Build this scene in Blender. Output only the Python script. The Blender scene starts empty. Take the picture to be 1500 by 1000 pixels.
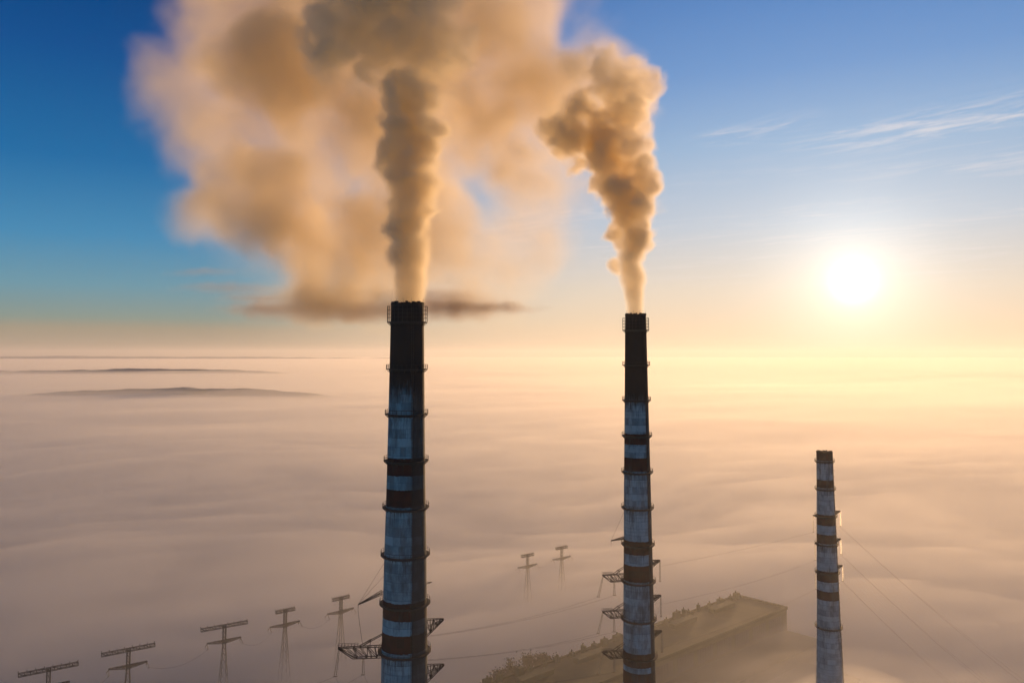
import bpy, bmesh, math, random, itertools
import numpy as np
from mathutils import Vector, Matrix

C = bpy.context.scene
COL = C.collection
R = math.radians

# ------------------------------------------------------------------ camera
HZ, F, PY, CAMZ = 518.0, 1200.0, 436.0, 234.0        # horizon row, focal length (px), optical axis row, camera height
PITCH = math.atan((HZ - PY) / F)
cam = bpy.data.objects.new('camera', bpy.data.cameras.new('camera'))
COL.objects.link(cam)
cam.location = (0, 0, CAMZ)
cam.rotation_euler = (R(90) + PITCH, 0, 0)
cam.data.sensor_width = 36
cam.data.lens = 36 * F / 1500
cam.data.shift_y = (PY - 500) / 1500
cam.data.clip_start = .5
cam.data.clip_end = 250000
C.camera = cam


def ray(px, py):
    u, v = (px - 750) / F, (PY - py) / F
    c, s = math.cos(PITCH), math.sin(PITCH)
    return Vector((u, c - v * s, s + v * c))


def at(px, py, Y):
    d = ray(px, py)
    return Vector((0, 0, CAMZ)) + d * (Y / d.y)


def atz(px, py, z):
    d = ray(px, py)
    return Vector((0, 0, CAMZ)) + d * ((z - CAMZ) / d.z)


# ------------------------------------------------------------------ sun and sky
SUN = ray(1250, 412).normalized()
EL, AZ = math.asin(SUN.z), math.atan2(SUN.x, SUN.y)
sl = bpy.data.lights.new('sun', 'SUN')
so = bpy.data.objects.new('sun', sl)
COL.objects.link(so)
so.location = SUN * 3000
sl.energy = 4.0
sl.angle = R(.5)
sl.color = (1, .595, .28)
so.rotation_euler = SUN.to_track_quat('Z', 'Y').to_euler()

C.view_settings.view_transform = 'Standard'
C.view_settings.look = 'None'
EXPO = 0.3
C.view_settings.exposure = EXPO
C.view_settings.gamma = 1
C.cycles.volume_bounces = 20
C.cycles.max_bounces = 22
C.cycles.diffuse_bounces = 3
C.cycles.glossy_bounces = 2
C.cycles.use_denoising = True
C.cycles.sample_clamp_indirect = 6
C.cycles.use_adaptive_sampling = True
C.cycles.adaptive_threshold = .02


class NG:
    """small helper to write node graphs as expressions"""
    def __init__(s, tree, geo=False):
        s.t, s.geo = tree, geo

    def n(s, kind, **kw):
        nd = s.t.nodes.new(kind)
        for k, v in kw.items():
            setattr(nd, k, v)
        return nd

    def put(s, sock, v):
        if isinstance(v, bpy.types.NodeSocket):
            s.t.links.new(v, sock)
        elif v is not None:
            if hasattr(sock.default_value, '__len__') and not hasattr(v, '__len__'):
                v = (v,) * len(sock.default_value)
            if hasattr(v, '__len__') and len(sock.default_value) == 4 and len(v) == 3:
                v = (*v, 1)
            sock.default_value = v

    def m(s, op, a, b=None, c=None, clamp=False):
        nd = s.n('ShaderNodeMath', operation=op)
        nd.use_clamp = clamp
        for i, v in enumerate((a, b, c)):
            if v is not None:
                s.put(nd.inputs[i], v)
        return nd.outputs[0]

    def v(s, op, a, b=None, scale=None):
        nd = s.n('ShaderNodeVectorMath', operation=op)
        s.put(nd.inputs[0], a)
        if b is not None:
            s.put(nd.inputs[1], b)
        if scale is not None:
            s.put(nd.inputs['Scale'], scale)
        return nd.outputs['Value'] if op in ('LENGTH', 'DOT_PRODUCT', 'DISTANCE') else nd.outputs['Vector']

    def sep(s, a):
        nd = s.n('ShaderNodeSeparateXYZ')
        s.put(nd.inputs[0], a)
        return nd.outputs

    def com(s, x, y, z):
        nd = s.n('ShaderNodeCombineXYZ')
        for i, v in enumerate((x, y, z)):
            s.put(nd.inputs[i], v)
        return nd.outputs[0]

    def ss(s, x, a, b, lo=0., hi=1.):
        nd = s.n('ShaderNodeMapRange', interpolation_type='SMOOTHSTEP')
        for i, v in enumerate((x, a, b, lo, hi)):
            s.put(nd.inputs[i], v)
        return nd.outputs[0]

    def noise(s, vec, scale, detail=3, rough=.5, out=0):
        nd = s.n('ShaderNodeTexNoise')
        s.put(nd.inputs['Vector'], vec)
        nd.inputs['Scale'].default_value = scale
        nd.inputs['Detail'].default_value = detail
        nd.inputs['Roughness'].default_value = rough
        return nd.outputs[out]

    def mixf(s, f, a, b):
        nd = s.n('ShaderNodeMix', data_type='FLOAT')
        for i, v in enumerate((f, a, b)):
            s.put(nd.inputs[i + (0 if i == 0 else 1)], v)
        return nd.outputs[0]

    def ramp(s, fac, stops, interp='LINEAR'):
        nd = s.n('ShaderNodeValToRGB')
        cr = nd.color_ramp
        cr.interpolation = interp
        while len(cr.elements) < len(stops):
            cr.elements.new(.5)
        for e, (p, c) in zip(cr.elements, stops):
            e.position = p
            e.color = (*c, 1) if hasattr(c, '__len__') else (c, c, c, 1)
        s.put(nd.inputs[0], fac)
        return nd.outputs[0]

    def mix(s, f, a, b, mode='MIX'):
        nd = s.n('ShaderNodeMix', data_type='RGBA', blend_type=mode)
        s.put(nd.inputs[0], f)
        s.put(nd.inputs[6], a)
        s.put(nd.inputs[7], b)
        return nd.outputs[2]


def lin(r, g, b):
    f = lambda c: (c / 255 / 12.92) if c <= 10 else ((c / 255 + .055) / 1.055) ** 2.4
    return (f(r), f(g), f(b))


W = bpy.data.worlds.new('World')
C.world = W
W.use_nodes = True
g = NG(W.node_tree)
bg = W.node_tree.nodes['Background']
bg.inputs[1].default_value = .05
K = 1 / (2 ** EXPO * .05)                                # radiance that shows as 1 at this exposure
tc = g.n('ShaderNodeTexCoord').outputs['Generated']
sky = g.n('ShaderNodeTexSky', sky_type='NISHITA')
sky.sun_disc = False
sky.sun_elevation, sky.sun_rotation = EL, AZ
sky.altitude, sky.air_density, sky.dust_density, sky.ozone_density = 200, 1, .2, 4
dz = g.sep(tc)[2]
mu = g.v('DOT_PRODUCT', tc, tuple(SUN))
# clear sky away from the sun, and in the sun's quarter, by height above the horizon (dir.z)
away = g.ramp(dz, [(0, lin(168, 150, 128)), (.028, lin(158, 148, 128)), (.040, lin(130, 150, 142)), (.075, lin(102, 152, 170)), (.13, lin(62, 138, 182)), (.21, lin(18, 108, 166)),
                   (.32, lin(2, 80, 146)), (.42, lin(0, 60, 122)), (.6, lin(2, 40, 78)), (1, lin(2, 28, 56))])
near = g.ramp(dz, [(0, lin(243, 212, 176)), (.03, lin(242, 214, 180)), (.075, lin(230, 214, 194)), (.15, lin(192, 202, 214)), (.24, lin(152, 182, 214)), (.32, lin(114, 156, 208)),
                   (.42, lin(84, 134, 198)), (.6, lin(30, 76, 130)), (1, lin(2, 28, 56))])
base = g.mix(g.ss(mu, .72, .985), away, near)
glow = g.m('MULTIPLY', g.m('POWER', g.m('MAXIMUM', mu, 0), 60), .13)
glow2 = g.m('MULTIPLY', g.m('POWER', g.m('MAXIMUM', mu, 0), 350), .34)
core = g.m('ADD', g.m('MULTIPLY', g.m('POWER', g.m('MAXIMUM', mu, 0), 9000), 2.2), g.m('MULTIPLY', g.m('POWER', g.m('MAXIMUM', mu, 0), 2200), .32))
# high cirrus, laid out on a level far above
sx, sy, sz = g.sep(tc)
zz = g.m('MAXIMUM', sz, .03)
cx, cy = g.m('DIVIDE', sx, zz), g.m('DIVIDE', sy, zz)
al = g.m('SUBTRACT', g.m('MULTIPLY', cx, .717), g.m('MULTIPLY', cy, .697))     # along the streaks
ac = g.m('ADD', g.m('MULTIPLY', cx, .697), g.m('MULTIPLY', cy, .717))          # across them
pv = g.com(g.m('MULTIPLY', al, 1.0), g.m('MULTIPLY', ac, 2.6), 0)
wv = g.v('ADD', pv, g.v('SCALE', g.noise(pv, .9, 3, .55, 1), scale=1.7))
c1 = g.noise(wv, 2.6, 7, .6)
d0 = g.m('SUBTRACT', ac, 3.83)
main = g.m('POWER', 2.718, g.m('MULTIPLY', g.m('MULTIPLY', d0, d0), -16.))
main = g.m('MULTIPLY', main, g.m('MULTIPLY', g.ss(al, -1.95, -1.35), g.ss(al, .6, -.4)))
d1 = g.m('SUBTRACT', ac, 3.36)
part = g.m('POWER', 2.718, g.m('MULTIPLY', g.m('MULTIPLY', d1, d1), -60.))
part = g.m('MULTIPLY', part, g.m('MULTIPLY', g.ss(al, -2.15, -1.85), g.ss(al, -1.3, -1.7)))
veil = g.m('MULTIPLY', g.m('MULTIPLY', g.ss(ac, 3.6, 4.6), g.ss(g.noise(pv, .55, 2, .5), .42, .62)), .55)
where = g.m('MAXIMUM', g.m('MAXIMUM', main, g.m('MULTIPLY', part, .8)), veil)
cir = g.m('MULTIPLY', g.ss(c1, .40, .78), where)
cir = g.m('MULTIPLY', cir, g.m('MULTIPLY', g.ss(mu, .80, .90), g.ss(sz, .05, .10)))
base = g.mix(g.m('MULTIPLY', cir, .75), base, lin(236, 226, 224))
add = g.v('ADD', base, g.v('SCALE', (1, .90, .74), scale=glow))
add = g.v('ADD', add, g.v('SCALE', (1, .92, .76), scale=glow2))
add = g.v('ADD', add, g.v('SCALE', (1, .93, .75), scale=core))
# the bright pale arc of sky opposite the sun
add = g.v('ADD', add, g.v('SCALE', (.05, .115, .165), scale=g.m('MULTIPLY', g.ss(mu, .2, -.7), g.ss(dz, .85, .2))))
add = g.v('SCALE', add, scale=K)
W.node_tree.links.new(g.mix(.03, add, sky.outputs[0]), bg.inputs[0])


# ------------------------------------------------------------------ materials
def vmat(name, dens, aniso, col):
    m = bpy.data.materials.new(name)
    m.use_nodes = True
    t = m.node_tree
    t.nodes.remove(t.nodes['Principled BSDF'])
    v = t.nodes.new('ShaderNodeVolumePrincipled')
    v.inputs['Color'].default_value = (*col, 1)
    v.inputs['Density'].default_value = dens
    v.inputs['Anisotropy'].default_value = aniso
    v.inputs['Density Attribute'].default_value = ''
    t.links.new(v.outputs[0], t.nodes['Material Output'].inputs['Volume'])
    m.cycles.homogeneous_volume = True
    return m


def smat(name, base, rough=.8, metal=0., var=.25, scale=3., base2=None):
    """plain weathered surface: two tones broken up by noise in object space"""
    m = bpy.data.materials.new(name)
    m.use_nodes = True
    g = NG(m.node_tree)
    b = m.node_tree.nodes['Principled BSDF']
    o = g.n('ShaderNodeTexCoord').outputs['Object']
    f = g.ss(g.noise(o, scale, 5, .6), .35, .68)
    b2 = base2 or tuple(c * (1 - var) for c in base)
    g.put(b.inputs['Base Color'], g.mix(f, base, b2))
    b.inputs['Roughness'].default_value = rough
    b.inputs['Metallic'].default_value = metal
    return m


M = {}
M['steel'] = smat('dark_steel', (.045, .04, .036), .75, 0, .4, 2)
M['galv'] = smat('grey_steel', (.045, .042, .038), .7, 0, .4, 1)
M['insul'] = smat('sunlit_glass_insulator', (.34, .26, .13), .35, 0, .3, 4)  # the low sun's tan-yellow is put into the insulators' colour
M['cable'] = smat('cable', (.05, .045, .04), .7)
M['soot'] = smat('sooty_brick', (.030, .027, .025), .95, 0, .5, 1.2)
M['soil'] = smat('soil', (.10, .085, .06), 1, 0, .4, .02)
M['hill'] = smat('hazed_hillside', (.13, .155, .19), 1, 0, .5, .006, (.21, .23, .26))  # pale blue haze of distance is painted into the hills' colour
M['roof'] = smat('bitumen_roof', (.062, .066, .014), .9, 0, .3, .12)
M['hallwall'] = smat('hall_panels', (.085, .09, .025), .9, 0, .3, .2)
M['glass'] = smat('dusty_glazing', (.04, .045, .05), .4, 0, .3, .3)
M['bark'] = smat('bark', (.06, .045, .03), 1)
M['leaf'] = smat('foliage', (.05, .055, .02), .9, 0, .5, .5)


# ------------------------------------------------------------------ mesh helpers
class MB:
    def __init__(s):
        s.v, s.f = [], []

    def bar(s, a, b, r, n=5, r2=None):
        a, b = Vector(a), Vector(b)
        d = b - a
        if d.length < 1e-6:
            return s
        q = d.to_track_quat('Z', 'Y')
        r2 = r if r2 is None else r2
        k = len(s.v)
        for c, rr in ((a, r), (b, r2)):
            for i in range(n):
                t = 2 * math.pi * i / n
                s.v.append(c + q @ Vector((math.cos(t) * rr, math.sin(t) * rr, 0)))
        for i in range(n):
            j = (i + 1) % n
            s.f.append((k + i, k + j, k + n + j, k + n + i))
        s.f.append(tuple(k + i for i in reversed(range(n))))
        s.f.append(tuple(k + n + i for i in range(n)))
        return s

    def tube(s, pts, r, n=5, closed=False):
        pts = [Vector(p) for p in pts]
        m = len(pts)
        k = len(s.v)
        for i, p in enumerate(pts):
            a = pts[(i - 1) % m] if (i or closed) else p
            b = pts[(i + 1) % m] if (i < m - 1 or closed) else p
            d = (b - a).normalized()
            up = Vector((0, 0, 1)) if abs(d.z) < .95 else Vector((0, 1, 0))
            x = d.cross(up).normalized()
            y = x.cross(d)
            for j in range(n):
                t = 2 * math.pi * j / n
                s.v.append(p + x * math.cos(t) * r + y * math.sin(t) * r)
        for i in range(m if closed else m - 1):
            i2 = (i + 1) % m
            for j in range(n):
                j2 = (j + 1) % n
                s.f.append((k + i * n + j, k + i * n + j2, k + i2 * n + j2, k + i2 * n + j))
        if not closed:
            s.f.append(tuple(k + j for j in range(n)))
            s.f.append(tuple(k + (m - 1) * n + j for j in reversed(range(n))))
        return s

    def lathe(s, prof, n=48, cx=0, cy=0, closed=True):
        """prof: closed list of (r, z) turned about the z axis"""
        k = len(s.v)
        m = len(prof)
        for r, z in prof:
            for i in range(n):
                t = 2 * math.pi * i / n
                s.v.append(Vector((cx + r * math.cos(t), cy + r * math.sin(t), z)))
        for a in range(m if closed else m - 1):
            b = (a + 1) % m
            for i in range(n):
                j = (i + 1) % n
                s.f.append((k + a * n + i, k + a * n + j, k + b * n + j, k + b * n + i))
        return s

    def box(s, a, b, mat=None):
        k = len(s.v)
        for x, y, z in itertools.product((a[0], b[0]), (a[1], b[1]), (a[2], b[2])):
            p = Vector((x, y, z))
            s.v.append(mat @ p if mat else p)
        for f in ((0, 1, 3, 2), (4, 6, 7, 5), (0, 4, 5, 1), (2, 3, 7, 6), (0, 2, 6, 4), (1, 5, 7, 3)):
            s.f.append(tuple(k + i for i in f))
        return s

    def build(s, name, mat, parent=None, smooth=False):
        me = bpy.data.meshes.new(name)
        me.from_pydata([tuple(p) for p in s.v], [], s.f)
        bm = bmesh.new()
        bm.from_mesh(me)
        bmesh.ops.recalc_face_normals(bm, faces=bm.faces)
        bm.to_mesh(me)
        bm.free()
        if smooth:
            me.shade_smooth()
        me.update()
        o = bpy.data.objects.new(name, me)
        COL.objects.link(o)
        if mat:
            me.materials.append(mat)
        if parent:
            o.parent = parent
        return o


def tag(o, label=None, cat=None, group=None, kind=None):
    for k, v in (('label', label), ('category', cat), ('group', group), ('kind', kind)):
        if v:
            o[k] = v
    return o


def thing(name, label, cat, loc, rz=0, group=None):
    o = bpy.data.objects.new(name, None)
    COL.objects.link(o)
    o.location = loc
    o.rotation_euler = (0, 0, rz)
    return tag(o, label, cat, group)


def copy_tree(o, parent=None):
    c = o.copy()
    COL.objects.link(c)
    if parent:
        c.parent = parent
    for ch in list(o.children):
        copy_tree(ch, c)
    return c


def vnoise(x, y, seed):
    xi, yi = np.floor(x).astype(np.int64), np.floor(y).astype(np.int64)
    fx, fy = x - xi, y - yi
    fx = fx ** 3 * (fx * (fx * 6 - 15) + 10)
    fy = fy ** 3 * (fy * (fy * 6 - 15) + 10)

    def h(a, b):
        n = (a * 374761393 + b * 668265263 + seed * 974634777) & 0xffffffff
        n = ((n ^ (n >> 13)) * 1274126177) & 0xffffffff
        n = n ^ (n >> 16)
        return (n & 0xffff) / 32767.5 - 1
    return (h(xi, yi) * (1 - fx) + h(xi + 1, yi) * fx) * (1 - fy) + (h(xi, yi + 1) * (1 - fx) + h(xi + 1, yi + 1) * fx) * fy


def fbm(x, y, seed, octs=4, gain=.5):
    s, a = 0, 1
    for i in range(octs):
        s = s + a * vnoise(x * 2 ** i + i * 17.3, y * 2 ** i - i * 9.1, seed + i)
        a *= gain
    return s


def disc(name, hfun, bottom, mat, nr, na, r0, r1):
    """closed round slab with an uneven upper face, rings growing outward"""
    rr = r0 * (r1 / r0) ** (np.arange(nr) / (nr - 1))
    aa = np.arange(na) * 2 * np.pi / na
    X, Y = np.outer(rr, np.sin(aa)), np.outer(rr, np.cos(aa))
    Z = hfun(X, Y)
    low = np.stack([X[-1], Y[-1], np.full(na, bottom)], -1)
    V = np.concatenate([np.stack([X, Y, Z], -1).reshape(-1, 3), [[0, 0, Z[0].mean()]], low, [[0, 0, bottom]]])
    n = nr * na
    i, j = np.arange(nr - 1)[:, None], np.arange(na)[None, :]
    j2 = (j + 1) % na
    q = np.stack([(i + 1) * na + j, (i + 1) * na + j2, i * na + j2, i * na + j], -1).reshape(-1, 4)
    Fs = q.tolist()
    a = (nr - 1) * na
    for k in range(na):
        k2 = (k + 1) % na
        Fs += [(k2, k, n), (n + 1 + k, n + 1 + k2, a + k2, a + k), (n + 1 + na, n + 1 + k2, n + 1 + k)]
    Fs = [tuple(f)[::-1] for f in Fs]
    me = bpy.data.meshes.new(name)
    me.from_pydata(V.tolist(), [], Fs)
    me.materials.append(mat)
    me.shade_smooth()
    o = bpy.data.objects.new(name, me)
    COL.objects.link(o)
    return o


# ------------------------------------------------------------------ ground, hills, fog, haze
tag(disc('ground', lambda x, y: fbm(x / 900, y / 900, 5, 4) * 1.2, -4, M['soil'], 70, 120, 40, 60000), kind='structure')


def wave(x, y, s):
    xr, yr = x * .93 + y * .37, -x * .37 + y * .93
    w = vnoise(xr / 420, yr / 300, s + 40) * 120
    r = np.hypot(x, y)
    near = np.clip(1.25 - r / 2400, .12, 1)
    return .62 * fbm(xr / 640, (yr + w) / 300, s, 3) + near * (.58 * fbm((xr + w * .5) / 130, (yr + w) / 62, s + 9, 4, .55))


FOG = [(20, 6, .040, -5), (35, 7, .016, -7), (50, 9, .0072, -9), (76, 10, .0011, -11)]
for k, (h, amp, dn, b) in enumerate(FOG):
    def top(x, y, h=h, amp=amp, k=k):
        r = np.hypot(x, y)
        far = np.clip((r - 700) / 3500, 0, 1)
        dip = np.exp(-((x - 90) ** 2 + (y - 575) ** 2) / 150 ** 2) * (0, 5, 5, 2)[k]
        dip = dip + np.exp(-(((x + 190) / 330) ** 2 + ((y - 420) / 150) ** 2)) * (7, 13, 12, 10)[k]
        dip = dip - np.exp(-(((x - 158) / 62) ** 2 + ((y - 394) / 40) ** 2)) * (0, 8, 40, 24)[k]
        return h + amp * wave(x, y, 11 + k * 7) + far * 10 - dip
    tag(disc('fog', top, b, vmat('fog_air', dn, .44, (.988, .962, .92)), 330, 560, 60, 42000),
        'pale bank of ground fog over the whole plain', 'fog', 'layers of the ground fog', 'stuff')


def veil_top(x, y):
    t = np.clip((np.hypot(x, y) - 500) / 9000, 0, 1)
    return 64 + (132 + 9 * fbm(x / 700, y / 700, 77, 3)) * (1 - t) ** 2


tag(disc('mist', veil_top, -13, vmat('mist_air', .000095, .55, (.97, .95, .92)), 90, 160, 60, 9800),
    'thin veil of smoky air over the fog around the chimneys', 'mist', None, 'stuff')


def ridge(pts, D, thick, seed):
    """a long hill whose crest follows (px, py) seen at distance D"""
    xs = np.linspace(0, 1, 160)
    P = [at(px, py, D) for px, py in pts]
    t = np.linspace(0, 1, len(P))
    X = np.interp(xs, t, [p.x for p in P])
    Z = np.interp(xs, t, [p.z for p in P])
    Z = Z + fbm(xs * 34, xs * 0, seed, 5, .62) * D * .0006
    prof = np.linspace(-1, 1, 15)
    V, Fs = [], []
    for i in range(160):
        for q in prof:
            hgt = max(0, math.cos(q * math.pi / 2)) ** 1.3
            V.append((X[i] + q * thick * .1, D + q * thick + 120 * float(vnoise(np.array(xs[i] * 9), np.array(q * 2), seed)), -6 + (Z[i] + 6) * hgt))
    for i in range(159):
        for q in range(14):
            a = i * 15 + q
            Fs.append((a, a + 15, a + 16, a + 1))
    me = bpy.data.meshes.new('hills')
    me.from_pydata(V, [], Fs)
    me.materials.append(M['hill'])
    me.shade_smooth()
    o = bpy.data.objects.new('hills', me)
    COL.objects.link(o)
    tag(o, kind='structure')


ridge([(-60, 586), (0, 580), (40, 577.5), (90, 573), (150, 571), (210, 569), (275, 567), (320, 568.5), (380, 571), (450, 574), (520, 584)], 3600, 300, 3)
ridge([(-500, 546), (-200, 543), (0, 542.5), (90, 542), (150, 541), (200, 539.5), (330, 541), (400, 544), (480, 550)], 7600, 600, 5)
ridge([(-1300, 527), (-1000, 522.6), (-300, 522.2), (0, 522.2), (140, 522.0), (330, 522.3), (480, 523), (620, 524.5), (800, 528)], 28000, 3000, 8)

tag(MB().box((-46000, -46000, -20), (46000, 46000, 430)).build('haze', vmat('haze_air', .000032, .4, (.96, .95, .95))), kind='stuff')


# ------------------------------------------------------------------ chimneys
def chimney_material(name, h, bands, soot_from, soot_full, rings, stain_x, tint=(1, 1, 1)):
    seed = sum(map(ord, name)) % 37
    """bands: (z0, z1) of red paint; soot deposit from soot_from up to soot_full; rust streaks under each ring"""
    m = bpy.data.materials.new(name)
    m.use_nodes = True
    g = NG(m.node_tree)
    bsdf = m.node_tree.nodes['Principled BSDF']
    o = g.n('ShaderNodeTexCoord').outputs['Object']
    x, y, z = g.sep(o)
    ang = g.m('ADD', g.m('ARCTAN2', y, x), seed * 1.7)
    wob = g.m('MULTIPLY', g.m('SUBTRACT', g.noise(g.com(g.m('MULTIPLY', ang, 3), 0, g.m('MULTIPLY', z, .4)), 2.2, 5, .65), .5), .9)
    zn = g.m('DIVIDE', g.m('ADD', z, wob), h)
    stops = [(0, 0.)]
    for a, b in sorted(bands):
        stops += [(a / h, 1.), (b / h, 0.)]
    red = g.ramp(zn, stops, 'CONSTANT')
    col = lambda *c: tuple(v * t_ for v, t_ in zip(c, tint))
    # paint, chalky and worn in patches, with shuttering courses
    patch = g.noise(g.com(g.m('MULTIPLY', ang, 3), seed * 1.1, g.m('MULTIPLY', z, .36)), 1.1, 6, .68)
    course = g.noise(g.com(g.m('MULTIPLY', ang, .25), 0, z), 1.1, 3, .7)
    cell = g.n('ShaderNodeTexWhiteNoise')
    g.put(cell.inputs['Vector'], g.com(g.m('FLOOR', g.m('MULTIPLY', ang, 3.2)), seed, g.m('FLOOR', g.m('DIVIDE', z, 2.5))))
    lift = g.n('ShaderNodeTexWhiteNoise')
    g.put(lift.inputs['Vector'], g.com(seed, 0, g.m('FLOOR', g.m('DIVIDE', z, 2.5))))
    seam = g.m('LESS_THAN', g.m('FRACT', g.m('DIVIDE', z, 2.5)), .07)
    worn = g.m('ADD', g.m('MULTIPLY', patch, .55), g.m('ADD', g.m('MULTIPLY', cell.outputs[0], .22), g.m('MULTIPLY', lift.outputs[0], .23)))
    white = g.mix(g.ss(worn, .36, .74), col(.40, .445, .465), col(.19, .215, .225))
    white = g.mix(g.m('MULTIPLY', seam, .45), white, col(.12, .13, .13))
    white = g.mix(g.m('MULTIPLY', g.ss(course, .52, .70), .5), white, col(.20, .20, .20))
    redc = g.mix(g.ss(worn, .35, .75), (.066, .017, .014), (.036, .015, .013))
    paint = g.mix(red, white, redc)
    # drips: thin vertical streaks, strongest just under each gallery
    st = [(0, .12)]
    for q in sorted(rings):
        st += [(max(.001, (q - 8) / h), .10), ((q - 4.5) / h, .42), ((q - .4) / h, 1.), ((q + .2) / h, .06)]
    st = [s for s in st if 0 <= s[0] <= 1][-31:]
    below = g.ramp(g.m('DIVIDE', z, h), st)
    streak = g.noise(g.com(g.m('MULTIPLY', ang, 9), 0, g.m('MULTIPLY', z, .10)), 1.6, 4, .7)
    drip = g.m('MULTIPLY', g.ss(streak, .47, .63), below)
    paint = g.mix(g.m('MULTIPLY', drip, .9), paint, (.035, .030, .028))
    blotch = g.noise(g.com(g.m('MULTIPLY', ang, 1.6), seed * 2.3, g.m('MULTIPLY', z, .075)), 1.0, 5, .65)
    paint = g.mix(g.m('MULTIPLY', g.ss(blotch, .50, .66), .6), paint, (.060, .062, .062))
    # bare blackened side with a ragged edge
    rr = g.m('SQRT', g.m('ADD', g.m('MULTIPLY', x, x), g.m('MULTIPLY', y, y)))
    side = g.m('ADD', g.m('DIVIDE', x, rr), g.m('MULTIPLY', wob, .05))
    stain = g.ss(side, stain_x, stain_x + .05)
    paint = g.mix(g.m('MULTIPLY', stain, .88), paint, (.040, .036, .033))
    # soot deposit near the mouth
    sz = g.m('ADD', z, g.m('MULTIPLY', g.m('SUBTRACT', streak, .5), 16))
    soot = g.ss(sz, soot_from, soot_full)
    fin = g.mix(soot, paint, (.022, .020, .019))
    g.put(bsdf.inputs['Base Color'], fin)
    bsdf.inputs['Roughness'].default_value = .85
    bsdf.inputs['Specular IOR Level'].default_value = .25
    bp = g.n('ShaderNodeBump')
    bp.inputs['Strength'].default_value = .35
    bp.inputs['Distance'].default_value = .08
    g.put(bp.inputs['Height'], g.m('ADD', course, g.m('MULTIPLY', patch, .6)))
    m.node_tree.links.new(bp.outputs[0], bsdf.inputs['Normal'])
    return m


def gallery(parent, z, r, width, rail_h, rails, nposts=28, posts_r=.05):
    deck = MB().lathe([(r + .03, z - .12), (r + width, z - .12), (r + width, z + .10), (r + .03, z + .10)], 56)
    for i in range(20):                                   # brackets under the deck
        t = 2 * math.pi * i / 20
        c, s = math.cos(t), math.sin(t)
        deck.bar((c * (r + .02), s * (r + .02), z - 1.0), (c * (r + width - .1), s * (r + width - .1), z - .14), .07, 4)
    deck.lathe([(r + .01, z - .62), (r + .22, z - .62), (r + .22, z - .124), (r + .01, z - .124)], 56)
    d = deck.build('gallery', M['steel'], parent)
    q = MB()
    rr = r + width - .08
    for i in range(nposts):
        t = 2 * math.pi * (i + .5) / nposts
        q.bar((math.cos(t) * rr, math.sin(t) * rr, z + .1), (math.cos(t) * rr, math.sin(t) * rr, z + rail_h), posts_r, 4)
    for k in range(1, rails + 1):
        zz = z + .1 + (rail_h - .1) * k / rails
        q.tube([(math.cos(2 * math.pi * i / 56) * rr, math.sin(2 * math.pi * i / 56) * rr, zz) for i in range(56)], .045, 4, True)
    q.build('railing', M['steel'], d)
    return d


def insulator(parent, a, b, r=.14, twin=.28):
    """a pair of disc strings from a to b joined by a small yoke"""
    a, b = Vector(a), Vector(b)
    d = (b - a)
    L = d.length
    u = d.normalized()
    sdir = Vector((1, 0, 0)) if abs(u.x) < .8 else Vector((0, 1, 0))
    sdir = (sdir - u * sdir.dot(u)).normalized() * twin
    q = MB()
    for s in (-1, 1):
        p0, p1 = a + sdir * s * .5, b + sdir * s
        q.bar(p0, p1, r * .35, 5)
        n = int(L / .45)
        for i in range(1, n):
            c = p0.lerp(p1, i / n)
            q.bar(c - u * .09, c + u * .06, r * 1.25, 7, r * .5)
    q.bar(b - sdir * 2.2, b + sdir * 2.2, .10, 5)
    return q.build('insulator', M['insul'], parent)


def truss(q, top, bot, r, n):
    """plane lattice between two polylines given as endpoints"""
    (a0, a1), (b0, b1) = top, bot
    a0, a1, b0, b1 = map(Vector, (a0, a1, b0, b1))
    q.bar(a0, a1, r)
    q.bar(b0, b1, r)
    for i in range(n + 1):
        t = i / n
        p, w = a0.lerp(a1, t), b0.lerp(b1, t)
        q.bar(p, w, r * .6, 4)
        if i < n:
            q.bar(w if i % 2 else p, a0.lerp(a1, t + 1 / n) if i % 2 else b0.lerp(b1, t + 1 / n), r * .6, 4)


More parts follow.
